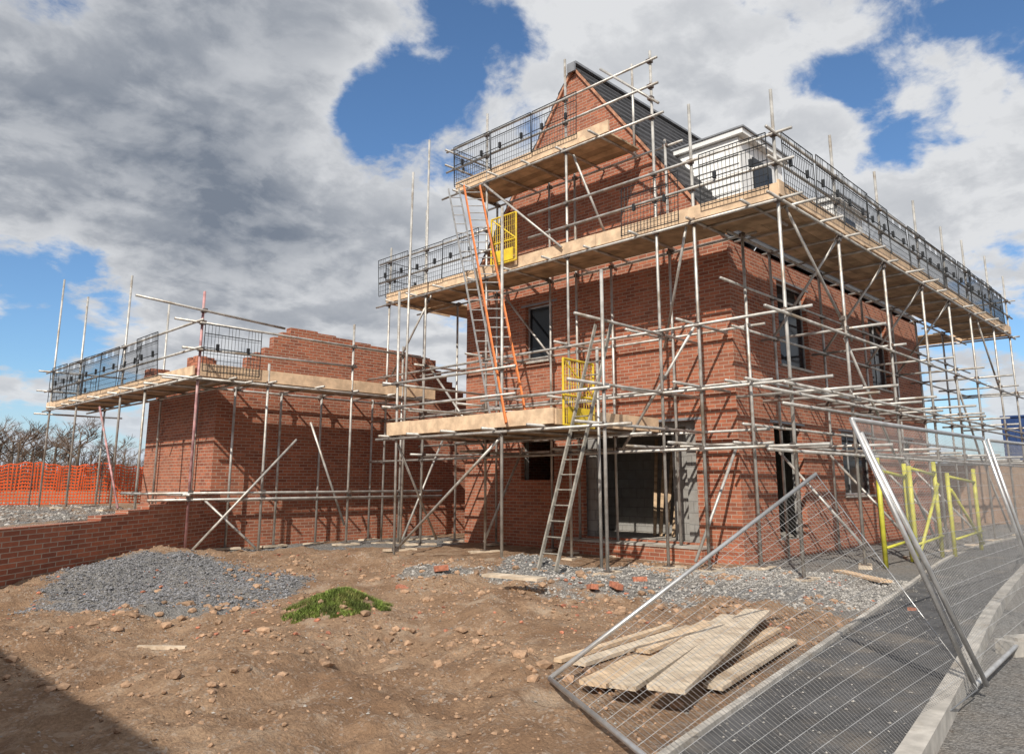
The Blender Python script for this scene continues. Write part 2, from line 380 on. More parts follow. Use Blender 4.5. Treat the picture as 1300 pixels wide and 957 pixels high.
mb = MB(); mb.box(X0-.42, X0-.004, 7.55, 11.1, -.1, .26); mb.build('plinth_step', brick, house)
mb = MB(); mb.box(X0-.44, X0+.2, 7.53, 11.12, .262, .30); mb.build('threshold', conc, house)
for (a,b,c,d) in (DOOR, WIN1, WIN2):
    mb = MB(); mb.box(X0-.006, X0+.04, a-.15, b+.15, d+.002, d+.05); mb.build('lintel', lead, house)
for (a,b,c,d) in SW+SD:
    mb = MB(); mb.box(a-.15, b+.15, Y0-.006, Y0+.04, d+.002, d+.05); mb.build('lintel', lead, house)
def window(axis, h, mull=1):
    a, b, c, d = h; t = .045
    def P(u0,u1,z0,z1,d0,d1,mb):
        if axis == 'X': mb.box(X0+d0, X0+d1, u0, u1, z0, z1)
        else: mb.box(u0, u1, Y0+d0, Y0+d1, z0, z1)
    mb = MB(); P(a+.02, b-.02, c+.02, d-.02, .13, .14, mb); w = mb.build('window', glass_mt, house)
    mb = MB(); P(a+.003,b-.003,c+.003,c+t,.11,.155,mb); P(a+.003,b-.003,d-t,d-.003,.11,.155,mb); P(a+.003,a+t,c+t,d-t,.11,.155,mb); P(b-t,b-.003,c+t,d-t,.11,.155,mb)
    for k in range(mull):
        u = a+(b-a)*(k+1)/(mull+1); P(u-.022,u+.022,c+t,d-t,.11,.155,mb)
    mb.build('frame', alu, w)
    mb = MB(); P(a-.06,b+.06,c-.05,c-.002,-.05,.06,mb); mb.build('sill', conc, w)
window('X', WIN1, 0); window('Y', SW[0], 0); window('Y', SW[1]); window('Y', SD[1], 2)
for k in range(4):
    mb = MB(); mb.bar((X0+1.3, 9.25+k*.16, .33), (X0+2.0, 9.4+k*.22, 2.2+.1*k), .07, .04)
    t = mb.build('timber_length', board); tag(t, ['shortest timber length leaning furthest right inside the wide ground floor opening','second timber length from the right leaning inside the wide ground floor opening','third timber length from the right leaning inside the wide ground floor opening','longest timber length leaning furthest left inside the wide ground floor opening'][k], 'timber', 'timber lengths inside the opening')
sl = (ZP-ZE)/(YM-Y0)
def roof_mesh(side):
    mb = MB(); N = 17
    for i in range(N):
        t0 = i/N-.008; t1 = (i+1)/N+.012
        ys = [Y0-.02 + (YM-Y0+.02)*t for t in (t0,t1)]; zs = [ZE+.12+(y-Y0)*sl for y in ys]
        if side < 0: ys = [2*YM-y for y in ys]
        nn = int((X1-X0)/.9)
        xs = [X0-.06+ (X1-X0+.2)*k/nn for k in range(nn+1)]
        for k in range(nn):
            a, b = xs[k], xs[k+1]-.006
            lo = (ys[0], zs[0]+.10); hi = (ys[1], zs[1]+.012)
            mb.quad((a,lo[0],lo[1]),(b,lo[0],lo[1]),(b,hi[0],hi[1]),(a,hi[0],hi[1]))
            mb.quad((a,lo[0],lo[1]-.09),(b,lo[0],lo[1]-.09),(b,lo[0],lo[1]),(a,lo[0],lo[1]))
            if k == 0: mb.quad((a,lo[0],lo[1]-.09),(a,lo[0],lo[1]),(a,hi[0],hi[1]),(a,hi[0],hi[1]-.03))
    return mb
roof = roof_mesh(1).build('roof', slate, house)
roof_mesh(-1).build('rear_roof_slope', slate, house)
mb = MB()
for s in (1,-1):
    a = (X0-.02, Y0 if s > 0 else 2*YM-Y0, ZE+.05); b = (X0-.02, YM, ZP+.07)
    mb.bar(a, b, .09, .06)
mb.build('verge', timber, roof)
mb = MB(); mb.bar((X0-.1, YM, ZP+.16), (X1+.1, YM, ZP+.16), .26, .06); mb.bar((X0-.12, YM-.12, ZP+.04), (X0-.12, YM+.12, ZP+.04), .05, .24); mb.build('ridge_cap', lead, roof)
def dormer(xa, xb, label):
    yf = 7.3; zt = 9.12; zs = ZE+.2+(yf-Y0)*sl; yb = Y0+(zt-ZE-.15)/sl
    mb = MB(); mb.box(xa+.02, xb-.02, yf, yf+.05, zs, zt); d = mb.build('dormer', white, house); d['label'] = label
    nb = 10
    for x, s in ((xa,-1),(xb,1)):
        mb = MB(); mb.quad((x,yf,zs),(x,yf,zt),(x,yb,zt))
        for k in range(nb):
            z0 = zs+(zt-zs)*k/nb; z1 = zs+(zt-zs)*(k+1)/nb-.004; y0 = Y0+(z0-ZE-.2)/sl; y0 = min(y0+.08, yb)
            mb.quad((x+s*.035,yf,z0),(x+s*.035,y0,z0),(x+s*.008,y0,z1),(x+s*.008,yf,z1))
        mb.build('cheek', white, d)
    mb = MB(); mb.box(xa+.6, xb-.6, yf-.03, yf-.002, zs+.6, zt-.3); mb.build('dormer_window', glass_mt, d)
    mb = MB(); mb.box(xa-.12, xb+.12, yf-.16, yb+.2, zt+.01, zt+.13); mb.build('dormer_trim', white, d)
    mb = MB(); mb.box(xa-.15, xb+.15, yf-.2, yb+.3, zt+.132, zt+.17); mb.build('dormer_roof', lead, d)
dormer(14.75, 16.9, 'white clad box dormer nearest the gable'); dormer(20.2, 22.2, 'white clad box dormer further along the roof')
# ------------------------------------------------------------------ garage
garage = thing('garage', 'low unfinished red brick garage with stepped sloping brick top beside the house', 'garage', (GX0, GY0, 0))
pk = PY(372,415,GY0); pe = PY(545,455,GY0); ps = PY(312,462,GY0)
def ztop(x):
    if x < ps.x: return 3.95
    if x < pk.x: return ps.z + (pk.z-ps.z)*(x-ps.x)/(pk.x-ps.x)
    if x < pe.x: return pk.z + (pe.z-pk.z)*(x-pk.x)/(pe.x-pk.x)
    return max(3.9, pe.z - .75*(x-pe.x))
mb = MB(); cols_ = []; x = GX0
while x < 17.0:
    w_ = .225 if (x < pk.x or x > pe.x) else .1125
    q = .15 if (x < pk.x or x > pe.x) else .0375
    cols_.append((x, x+w_, round(ztop(x+w_/2)/q)*q)); x += w_
for i,(xa,xb,zc) in enumerate(cols_):
    for d in (0,.22): mb.quad((xa,GY0+d,-.2),(xb,GY0+d,-.2),(xb,GY0+d,zc),(xa,GY0+d,zc))
    mb.quad((xa,GY0,zc),(xb,GY0,zc),(xb,GY0+.22,zc),(xa,GY0+.22,zc))
    za = cols_[i-1][2] if i else -.2
    if za < zc: mb.quad((xa,GY0,za),(xa,GY0,zc),(xa,GY0+.22,zc),(xa,GY0+.22,za))
    zn = cols_[i+1][2] if i+1 < len(cols_) else -.2
    if zn < zc: mb.quad((xb,GY0,zn),(xb,GY0,zc),(xb,GY0+.22,zc),(xb,GY0+.22,zn))
mb.build('stepped_gable_wall', brick, garage)
mb = MB(); mb.box(GX0, GX0+.22, GY0+.221, GY1, -.2, 3.7)
for k in range(5): mb.box(GX0+.001, GX0+.219, GY0+.5+k*.7, GY0+.5+k*.7+.45, 3.7, 3.78+.08*(k%3))
mb.build('end_wall', brick, garage)
mb = MB(); mb.box(GX0+.221, 16.9, GY1-.22, GY1, -.2, 3.6); mb.build('rear_wall', brick, garage)
rw = thing('retaining_wall', 'low stepped red brick retaining wall running left from the garage corner', 'wall', (GX0, GY0, 0))
Lw = (WB-WA).length; mb = MB(); L = [(0,1.0,1.32),(1.0,1.6,1.24),(1.6,2.3,1.16),(2.3,3.0,1.08),(3.0,3.7,1.0),(3.7,4.5,.94),(4.5,Lw,.86)]
for a, b, h in L:
    p = WA+WD*a - WN*.12; q = WA+WD*b - WN*.12
    mb.bar((p.x,p.y,(h-.5)/2),(q.x,q.y,(h-.5)/2), .24, h+.5)
mb.build('wall', brick, rw)
# ------------------------------------------------------------------ scaffolding
PR_R = .029
class Scaf:
    def __init__(s, name, label, loc):
        s.root = thing(name, label, 'scaffolding', loc, 'scaffolding around the new buildings'); s.P = []; s.Rl = []
    def std(s, x, y, z1, z0=None, mat=None, base=True, lean=(0,0)):
        z0 = gz(x,y)+.05 if z0 is None else z0
        p = Vector((x-lean[0]*.5,y-lean[1]*.5,z0)); q = Vector((x+lean[0]*.5,y+lean[1]*.5,z1))
        o = MB().tube(p, q, PR_R, 10).build('standard', mat or galv, s.root, True)
        s.P.append((p,q))
        if base:
            MB().box(p.x-.08,p.x+.08,p.y-.08,p.y+.08,z0-.012,z0+.0).build('base_plate', steel_dk, o)
            a = random.uniform(-.5,.5); mb = MB(); d = Vector((math.cos(a),math.sin(a),0))*random.uniform(.25,.38)
            mb.bar(Vector((p.x,p.y,z0-.035))-d, Vector((p.x,p.y,z0-.035))+d, .22, .042); mb.build('sole_board', board_g, o)
        return o
    def rail(s, p, q, name='ledger', mat=None, r=PR_R*.95):
        p = Vector(p); q = Vector(q); s.Rl.append((p,q))
        return MB().tube(p, q, r, 8).build(name, mat or galv, s.root, True)
    def deck(s, x0, x1, y0, y1, z, along='Y', name='deck'):
        mb = MB(); w = .225
        a0, a1, b0, b1 = (x0,x1,y0,y1) if along == 'Y' else (y0,y1,x0,x1)
        a = a0
        while a < a1-.05:
            e = min(a+w-.008, a1); b = b0
            first = random.uniform(1.4,3.9)
            while b < b1-.02:
                c = min(b+first, b1); first = 3.9; dz = random.uniform(0,.006)
                if along == 'Y': mb.box(a,e,b+.003,c-.003,z-.04+dz,z+dz)
                else: mb.box(b+.003,c-.003,a,e,z-.04+dz,z+dz)
                b = c
            a += w
        return mb.build(name, board, s.root)
    def toe(s, p, q, h=.26, seg=3.9):
        p = Vector(p); q = Vector(q); L = (q-p).length; d = (q-p)/L; t = 0; mb = MB()
        while t < L-.01:
            e = min(L, t+seg); a = random.uniform(-.014,.014); b = random.uniform(-.014,.014)
            mb.bar(p+d*(t+.004)+ZZ*(h/2+a-.05), p+d*(e-.004)+ZZ*(h/2+b-.05), .04, h); t = e
        return mb.build('toe_board', board_s, s.root)
    def finish(s):
        pts = []
        for (p,q) in s.P:
            for (a,b) in s.Rl:
                u = q-p; v = b-a; w0 = p-a; A=u.dot(u);B=u.dot(v);Cc=v.dot(v);D=u.dot(w0);E=v.dot(w0); den = A*Cc-B*B
                if abs(den) < 1e-6: continue
                sc = (B*E-Cc*D)/den; tc_ = (A*E-B*D)/den
                if 0 < sc < 1 and -.02 < tc_ < 1.02 and ((p+u*sc)-(a+v*tc_)).length < .13: pts.append(((p+u*sc)+(a+v*tc_))/2)
        rest = MB()
        for i, c in enumerate(pts):
            mb = MB() if i < 95 else rest
            mb.box(c.x-.052,c.x+.052,c.y-.052,c.y+.052,c.z-.035,c.z+.035); mb.box(c.x-.02,c.x+.075,c.y-.012,c.y+.012,c.z+.02,c.z+.06)
            if i < 95: mb.build('coupler', steel_dk, s.root)
        if rest.v:
            o = rest.build('coupler', steel_dk, s.root); o['kind'] = 'stuff'
GXo, GXi, SYo, SYi = 11.75, 12.98, 5.17, 6.62
ZD = 6.3; Z3 = 8.68; ZB = 2.52
rnd = random.uniform
def jl(): return (rnd(-.07,.07), rnd(-.07,.07))
S = Scaf('scaffolding', 'tall scaffolding across the gable front with three boarded levels', (GXo, 10.5, 0))
S.std(GXo, SYo, PX(983,112,GXo).z)
for px, py in ((874,140),(825,72),(717,82),(619,145),(545,178)):
    q = PX(px,py,GXo); S.std(GXo, q.y, q.z+(.12 if px > 700 else 0), lean=(rnd(-.03,.03),0))
S.std(GXo, 16.1, 7.8, lean=jl())
for (y, zt) in ((SYo+1.3,6.2),(8.1,8.7),(9.6,6.2),(10.6,8.7),(11.4,8.75),(13.2,8.7),(14.7,6.2),(16.1,9.2)): S.std(GXi, y, zt)
for px, zt in ((768,5.0),(637,6.7),(503,5.6)): S.std(9.68, PX(px,560,9.68).y, zt, lean=jl())
S.std(10.7, 13.9, 9.0, lean=jl()); S.std(10.6, 8.2, 3.9, base=False)
S.std(GXi+.1, PX(802,85,GXi+.1).y, PX(802,82,GXi+.1).z, z0=8.6, base=False)
oo = GXo-.055
for z in (2.05, 3.1, 4.25): S.rail((oo, SYo-rnd(.2,1.0), z+rnd(-.03,.03)), (oo, 16.5+rnd(0,.5), z+rnd(-.03,.03)))
for z in (2.2, 2.45, 4.4, 3.35): S.rail((GXi+.055, 6.2-rnd(0,.3), z), (GXi+.055, 16.3, z+rnd(-.03,.03)))
for z in (ZD-.11,): S.rail((oo, SYo-.45, z), (oo, 16.6, z)); S.rail((GXi+.055, 6.2, z), (GXi+.055, 16.5, z))
for z in (ZD+.55, ZD+1.08): S.rail((oo, SYo-.35, z), (oo, 10.9, z), 'guard_rail'); S.rail((oo, 12.1, z), (oo, 16.5, z), 'guard_rail')
for z in (Z3-.11,): S.rail((oo, 7.3, z), (oo, 13.9, z)); S.rail((GXi+.055, 7.7, z), (GXi+.055, 13.6, z))
for z in (Z3+.55, Z3+1.1): S.rail((oo, 7.4, z), (oo, 13.75, z+.02), 'guard_rail')
for z in (Z3+.6, Z3+1.0): S.rail((oo-.3, 13.45, z), (X0+.2, 13.45, z), 'guard_rail')
S.rail(PX(762,88,oo), PX(836,131,oo), 'guard_rail')
for y in (SYo+.5,6.8,8.0,9.2,10.3,11.5,12.7,13.8,14.9,15.9): S.rail((GXo-rnd(.2,.4), y, ZD-.06), (X0-.03, y, ZD-.06), 'transom')
for y in (8.9,9.9,10.9,11.9,12.9,13.3): S.rail((GXo-rnd(.2,.4), y, Z3-.06), (X0-.03, y, Z3-.06), 'transom')
for z in (2.1,4.3,3.15):
    for y in (6.95,8.15,9.95,12.35,14.45): S.rail((GXo-rnd(.2,.8), y+.055, z+.06), (X0-.05, y+.055, z+.06), 'transom')
S.deck(GXo+.04, GXo+1.19, SYo+.0, 16.15, ZD, 'Y'); S.deck(GXo+.04, GXo+1.19, 8.7, 13.4, Z3, 'Y')
S.toe((GXo-.01, SYo-.03, ZD), (GXo-.01, 16.2, ZD)); S.toe((GXo-.01, 8.65, Z3), (GXo-.01, 13.42, Z3))
S.toe((GXo+.0, 16.2, ZD), (14.0, 16.2, ZD))
S.deck(GXo+1.2, 16.0, 15.0, 16.15, ZD, 'X')
S.rail((GXo+.08, 6.9, 4.3), (GXo+.08, 8.6, 2.1), 'brace'); S.rail((GXo+.09, 7.0, 6.2), (GXi, 8.3, 4.2), 'brace')
S.rail((GXo+.07, 7.1, .15), (GXi, 6.8, 2.2), 'brace'); S.rail((GXo+.07, 12.4, .2), (GXi, 12.3, 2.3), 'brace'); S.rail((GXo-.1, 12.3, 8.5), (GXo-.1, 9.9, 6.4), 'brace'); S.rail((GXo+.1, 9.7, 8.5), (GXi, 9.5, 6.4), 'brace')
S.rail((GXo+.08, 14.4, 6.2), (GXo+.1, 16.0, 4.3), 'brace'); S.rail((GXo+.08, 14.4, 4.3), (GXo+.1, 12.3, 2.1), 'brace'); S.rail((GXi+.1, 13.0, 6.1), (GXi+.1, 11.4, 4.3), 'brace')
S.deck(9.62, 12.9, 8.4, 13.0, ZB, 'Y', 'loading_bay_deck')
S.toe((9.58, 8.36, ZB), (9.58, 13.05, ZB), .27); S.toe((9.6, 8.34, ZB), (12.7, 8.34, ZB), .27)
for z in (ZB-.12,): S.rail((9.62, 6.8, z), (9.62, 13.5, z)); S.rail((GXo+.06, 7.9, z), (GXo+.06, 13.4, z))
for y in (7.56,8.6,9.81,10.9,12.0,13.0): S.rail((9.35-rnd(0,.2), y, ZB-.07+.0), (X0-.1, y, ZB-.07), 'transom')
for z in (ZB+.55, ZB+1.05): S.rail((9.62, 9.3, z), (9.62, 13.3, z), 'guard_rail'); S.rail((9.4, 13.01, z), (12.9, 13.01, z), 'guard_rail')
S.rail((9.62, 7.2, 3.0), (9.62, 10.2, 3.0), 'guard_rail'); S.rail((9.0, 7.56, 3.1), (13.0, 7.56, 3.12), 'guard_rail'); S.rail((9.2, 7.56, 4.2), (13.0, 7.56, 4.2), 'guard_rail')
S.rail((9.75, 9.75, 2.35), (9.75, 12.9, .1), 'brace'); S.rail((9.75, 12.9, 2.3), (11.7, 13.9, .2), 'brace')
S.finish()
T = Scaf('scaffolding', 'long scaffolding down the right side of the house beside the footpath', (18, SYo, 0))
XE = PY(1283,418,SYo-.05).x
XI = XE-1.9
xs_o = []
for px, py in ((1053,172),(1110,218),(1158,255),(1193,288),(1220,305),(1250,325),(1277,355)):
    q = PY(px,py,SYo); xs_o.append(min(q.x, XE-.05)); T.std(xs_o[-1], SYo, min(max(q.z,8.2),9.0), lean=(0,rnd(-.03,.03)))
for x in xs_o[:-1]: T.std(x+.1, SYi, 6.25, base=False)
for y in (8.0,11.0): T.std(XI, y, 6.6); T.std(XE-.1, y, 7.6)
so = SYo-.055
for z in (2.0,3.05,4.2,2.9): T.rail((GXo-rnd(.3,1.2), so, z+rnd(-.03,.03)), (XE+.6, so, z+rnd(-.03,.03)))
for z in (2.2,2.55,3.3,4.35,5.2): T.rail((GXi-rnd(.2,1.0), SYi-.055, z), (XE+.6, SYi-.055, z+rnd(-.03,.03)))
T.rail((GXo-.6, so-.07, 2.7), (15.6, so-.07, 2.72)); T.rail((GXo-.35, SYo+.6, 3.18), (16.5, SYo+.6, 3.2))
T.rail((GXo-.5, so, ZD-.11), (XE+.5, so, ZD-.11)); T.rail((GXi-.4, SYi-.055, ZD-.11), (XE+.5, SYi-.055, ZD-.11))
for z in (ZD+.55, ZD+1.08): T.rail((GXo-.4, so, z), (XE+.4, so, z+.02), 'guard_rail')
for z in (2.1, 4.3, 3.15):
    for x in xs_o: T.rail((x+.055, SYo-rnd(.2,.9), z+.06), (x+.055, Y0-.03, z+.06), 'transom')
for x in (13.2,14.3,16.6,19.0,21.3): T.rail((x, SYo-rnd(.2,.7), 3.1), (x, Y0-.03, 3.1), 'transom')
x = GXo+.5
while x < XE: T.rail((x, SYo-rnd(.15,.45), ZD-.06), (x, Y0-.04, ZD-.06), 'transom'); x += 1.2
for z in (ZD-.11,ZD+1.1,4.3): T.rail((XE+.03, 4.9, z), (XE+.03, 12, z)); 
T.deck(GXo+.04, XE, SYo+.03, SYo+1.4, ZD+.0415, 'X'); T.deck(XI+.1,XE,6.7,12,ZD,'Y')
T.toe((GXo-.03, SYo-.03, ZD+.03), (XE+.05, SYo-.03, ZD+.03)); T.toe((XE+.07, SYo, ZD), (XE+.07, 12, ZD))
for i in (0,3): T.rail((xs_o[i]+.1, SYo+.07, 4.2), (xs_o[i+1]-.1, SYo+.07, 2.0), 'brace'); T.rail((xs_o[i+1], SYo+.07, 2.0), (xs_o[i+1]+2.2, SYo+.07, .1), 'brace')
for x in xs_o[:4]: T.rail((x-.06, SYo, ZD-.2), (x-.06, SYi, 4.3), 'brace'); T.rail((x-.06, SYi, 2.1), (x-.06, SYo, .4), 'brace')
T.rail((12.2, SYo+.07, 6.2), (14.8, SYo+.07, 4.2), 'brace'); T.rail((XI-2,SYo+.07,6.2),(XI,SYo+.07,4.2),'brace')
T.finish()
Gs = Scaf('scaffolding', 'low scaffolding wrapped round the brick garage with one boarded level', (8, 15.6, 0))
ZG = 3.74; gy = 15.55
q = PY(260,370,gy); Gs.std(q.x, gy, q.z, mat=pinkpaint)
CX = q.x; gx = CX-.08
for px, py in ((342,462),(450,412),(512,440)): q = PY(px,py,gy); Gs.std(q.x, gy, q.z)
for px, zt in ((292,3.7),(352,3.65),(404,3.7),(470,3.7)): Gs.std(PY(px,600,16.9).x, 16.9, zt)
Gs.std(gx, PX(184,500,gx).y, 3.75)
for px, py in ((168,350),(112,377),(82,355)): q = PX(px,py,gx); Gs.std(gx, q.y, q.z)
YE = PX(82,355,gx).y+.25
for y, zt in ((18.0,3.7),(20.3,6.2),(YE-1.5,3.7)): Gs.std(gx+1.15, y, zt)
Gs.rail((CX-.6, gy-.055, ZG+1.08), (12.6, gy-.055, ZG+1.02), 'guard_rail'); Gs.rail((CX-1.4, gy-.08, ZG+1.42), (8.4, gy-.08, ZG+1.22), 'guard_rail'); Gs.rail((CX-.4, gy-.055, ZG+.5), (10.4, gy-.055, ZG+.55), 'guard_rail')
for z in (ZG-.11, 1.15, 1.28): Gs.rail((5.7, gy-.055, z), (13.2, gy-.055, z))
for z in (ZG-.11, 1.1): Gs.rail((6.4, 16.955, z), (13.2, 16.955, z))
for z in (ZG-.11, ZG+.5, ZG+1.08): Gs.rail((gx-.055, 15.2, z), (gx-.055, YE+.3, z), 'guard_rail' if z > ZG else 'ledger')
Gs.rail((gx+1.1, 15.2, ZG-.11), (gx+1.1, YE, ZG-.11)); Gs.rail((gx-.055, 15.2, 1.25), (gx-.055, 19.0, 1.25))
for z in (ZG-.2,ZG+.5,ZG+1.1): Gs.rail((gx-.35, YE, z), (8.6, YE, z), 'ledger')
y = 16.2
while y < YE: Gs.rail((gx-rnd(.2,.45), y, ZG-.06), (GX0-.05, y, ZG-.06), 'transom'); y += 1.3
for x in (7.2,8.1,9.3,10.35,11.4,12.3): Gs.rail((x, gy-rnd(.2,.4), ZG-.06), (x, GY0-.04, ZG-.06), 'transom')
Gs.deck(gx+.04, gx+1.18, gy+.1, YE, ZG, 'Y'); Gs.deck(gx+1.19, 12.9, gy+.05, gy+1.2, ZG, 'X')
Gs.toe((CX-.02, gy, ZG), (12.95, gy, ZG), .27); Gs.toe((gx-.0, gy+.05, ZG), (gx, YE+.1, ZG), .2)
Gs.rail((CX+.05, gy-.1, .1), (CX+2.3, gy-.1, 2.45), 'brace'); Gs.rail((8.1, gy+.1, .1), (7.1, 16.6, 1.3), 'brace'); Gs.rail((10.3, gy+.07, .5), (9.4, gy+.3, 2.9), 'brace')
Gs.rail((gx-.1, 19.0, .9), (gx-.1, 21.0, 3.4), 'brace', pinkpaint); Gs.rail((11.9, gy-.1, .1), (13.2, gy-.05, 2.6), 'brace')
Gs.finish()
# ------------------------------------------------------------------ black mesh guard panels
def make_guard(w=1.3, h=1.0):
    r = thing('mesh_guard_panel', 'x', 'guard panel', (0,0,0))
    mb = MB(); q = .010
    for a, b in (((0,0,0),(w,0,0)),((0,0,h),(w,0,h)),((0,0,0),(0,0,h)),((w,0,0),(w,0,h)),((0,0,h*.5),(w,0,h*.5)),((0,0,h*.8),(w,0,h*.8))): mb.tube(a,b,q,6)
    mb.build('frame', black, r)
    mb = MB(); n = 17
    for k in range(1,n):
        if k in (5,6,11,12): mb.tube((w*k/n,0,0),(w*k/n,0,h*.8),.0055,4)
        else: mb.tube((w*k/n,0,0),(w*k/n,0,h),.0055,4)
    for k in (1,2,3,6): mb.tube((0,.0,h*k/8),(w,.0,h*k/8),.005,4)
    mb.build('wire_mesh', black, r)
    for x in (.3, w-.3):
        mb = MB(); mb.box(x-.028,x+.028,-.025,.025,h*.46,h*.60); mb.build('clip', black, r)
    return r
guard0 = make_guard(); used = [False]
def guard(x, y, z, rz, label, tilt=0):
    o = guard0 if not used[0] else copy_tree(guard0); used[0] = True
    o.location = (x,y,z); o.rotation_euler = (tilt,0,rz); o['label'] = label; o['group'] = 'black mesh guard panels clipped to the guard rails'
yrot = R(90)
for k in range(int((XE-GXo)/1.33)): guard(GXo+.1+k*1.33, SYo-.1, ZD+.12+rnd(-.03,.03), 0, ORD[k]+' black mesh guard panel from the near corner along the side eaves platform', R(rnd(-3,3)))
guard(GXo-.1, SYo+.1, ZD+.12, yrot, 'black mesh guard panel on the gable platform right beside the near corner')
guard(GXo-.1, 7.05, ZD-.02, yrot, 'black mesh guard panel hung low on the gable platform left of the near corner', R(3))
for k in range(3): guard(GXo-.1, 12.5+k*1.32, ZD+.14+rnd(-.03,.03), yrot, ORD[k]+' black mesh guard panel left of the upper yellow gate on the eaves platform', R(rnd(-3,3)))
guard(GXo, 16.28, ZD+.14, 0, 'black mesh guard panel closing the left end of the eaves platform')
for k in range(3): guard(GXo-.1, 9.45+k*1.32, Z3+.14+rnd(-.03,.03), yrot, ORD[k]+' black mesh guard panel from the right on the topmost gable platform', R(rnd(-3,3)))
guard(GXo, 13.5, Z3+.14, 0, 'black mesh guard panel closing the left end of the topmost gable platform')
guard(CX+.03, gy-.1, ZG+.05, R(2), 'black mesh guard panel at the corner of the garage platform beside the red tube')
k = 0; y = 17.3
while y+1.3 < YE+.2: guard(gx-.1, y, ZG+.1, yrot+R(rnd(-2,2)), ORD[k]+' black mesh guard panel from the right on the left end of the garage platform', R(rnd(-5,5))); k += 1; y += 1.33
guard(gx, YE+.08, ZG+.1, 0, 'black mesh guard panel across the far left end of the garage platform')
# ------------------------------------------------------------------ yellow gates
def gate(p, q, h, label):
    p = Vector(p); q = Vector(q); u = ZZ*h; r = thing('loading_gate', label, 'gate', p, 'yellow loading gates')
    mb = MB()
    for a, b in ((p,q),(p+u,q+u),(p,p+u),(q,q+u),(p+u*.45,q+u*.45)): mb.tube(a,b,.022,8)
    mb.tube(p+u, q+u*.45, .016, 6); mb.build('frame', yellow, r)
    mb = MB()
    for k in range(1,12): a = p.lerp(q,k/12); mb.tube(a, a+u, .006, 4)
    for k in range(1,8): mb.tube(p+u*k/8, q+u*k/8, .006, 4)
    mb.build('wire_mesh', yellow, r)
    n = (q-p).normalized().cross(ZZ)*.02
    mb = MB(); a = p.lerp(q,.1)+n; b = p.lerp(q,.9)+n; mb.quad(a+u*.03, b+u*.03, b+u*.28, a+u*.28); mb.build('kick_plate', yellow, r)
gate((9.72,8.26,ZB-.06), (10.55,8.26,ZB-.08), 1.14, 'yellow mesh gate on the loading bay above the lower ladder')
gate((GXo-.14,12.0,ZD+.1), (GXo-.14,11.2,ZD+.1), 1.12, 'yellow mesh gate in the eaves platform rail beside the orange ladder')
# ------------------------------------------------------------------ ladders
def ladder(a, b, wdir, w, mat, rmat, label, sw=.03, sh=.06):
    a = Vector(a); b = Vector(b); wv = Vector(wdir).normalized()*w/2
    o = thing('ladder', label, 'ladder', a)
    for s in (-1,1):
        MB().bar(a+wv*s, b+wv*s, sw, sh).build('stile', mat, o)
    L = (b-a).length; n = int(L/.26)
    for k in range(1,n):
        c = a.lerp(b, k/n); MB().tube(c-wv, c+wv, .012, 6).build('rung', rmat, o)
ladder((8.97,8.0,gz(8.97,8.0)+.03), (10.55,8.0,4.3), (0,1,0), .36, ladder_m, ladder_m, 'narrow grey ladder leaning from the ground up past the loading bay')
A = PZ(656,537,ZB+.01); B = PX(599,236,11.45)
ladder(A, B, RT, .38, orange, alu, 'tall ladder with orange side rails rising from the loading bay')
A2 = PX(634,532,11.0); A2.z = ZB+.01; B2 = PX(576,240,11.5)
ladder(A2, B2, RT, .26, alu, alu, 'grey metal ladder standing just left of the orange one', .022, .045)
def brick_stack(x, y, z, nx, ny, nz, label):
    o = thing('brick_stack', label, 'bricks', (x,y,z)); mb = MB()
    for k in range(nz):
        for i in range(nx):
            for j in range(ny):
                if k == nz-1 and random.random() < .35: continue
                dx = rnd(-.006,.006); mb.box(x+i*.22+dx, x+i*.22+.213+dx, y+j*.107, y+j*.107+.1, z+k*.068, z+k*.068+.064)
    mb.build('bricks', rubble_m, o)
brick_stack(6.75, 16.2, ZG+.012, 2, 5, 7, 'stack of loose red bricks on the corner of the garage platform')
brick_stack(6.6, 18.4, ZG+.012, 2, 4, 6, 'smaller brick stack on the left garage platform behind the mesh panels')
# ------------------------------------------------------------------ fencing panels
def hpanel(c0, c1, c2, c3, label, nv=88, nh=15, bend=0.0, group='temporary mesh fencing', thin=(), wr=.0019):
    c = [Vector(v) for v in (c0,c1,c2,c3)]
    nrm = (c[1]-c[0]).cross(c[3]-c[0]).normalized()
    def P(u, v): return (c[0].lerp(c[1],u)).lerp(c[3].lerp(c[2],u), v) + nrm*bend*math.sin(math.pi*u)*math.sin(math.pi*v)
    o = thing('mesh_fence', label, 'fence', c[0], group)
    mb = MB()
    for a, b in ((0,1),(1,2),(2,3),(3,0)): mb.tube(c[a], c[b], .005 if (a,b) in thin else .019, 10)
    mb.build('frame', galv_b, o, True)
    mb = MB()
    for k in range(1,nv):
        u = k/nv; pr = P(u,0)
        for j in range(1,7): q = P(u,j/6); mb.tube(pr, q, wr, 3, caps=False); pr = q
    for k in range(1,nh):
        v = k/nh; pr = P(0,v)
        for j in range(1,7): q = P(j/6,v); mb.tube(pr, q, wr*1.05, 3, caps=False); pr = q
    mb.build('wire_mesh', wire_m, o)
    return o
a = gp(698,870)+ZZ*.05; b = W(7.5,3.0,1.58); c = W(5.7,3.32,.05); d = W(3.3,1.0,.05)
hpanel(d, c, b, a, 'twisted wire fence panel collapsed over the timber boards', 90, 18, .06, thin=((1,2),(0,1)), wr=.0017)
pb = W(5.75,3.33,.06); pt = W(5.7,2.58,1.97)
qb = W(8.6,5.85,.06); qt = W(8.45,5.28,1.98)
f2 = hpanel(pb, qb, qt, pt, 'wire fence panel with its near post leaning sharply left')
mb = MB(); mb.tube(pb+RT*.09, pt+RT*.06-ZZ*.1, .019, 10); mb.build('brace_post', galv_b, f2, True)
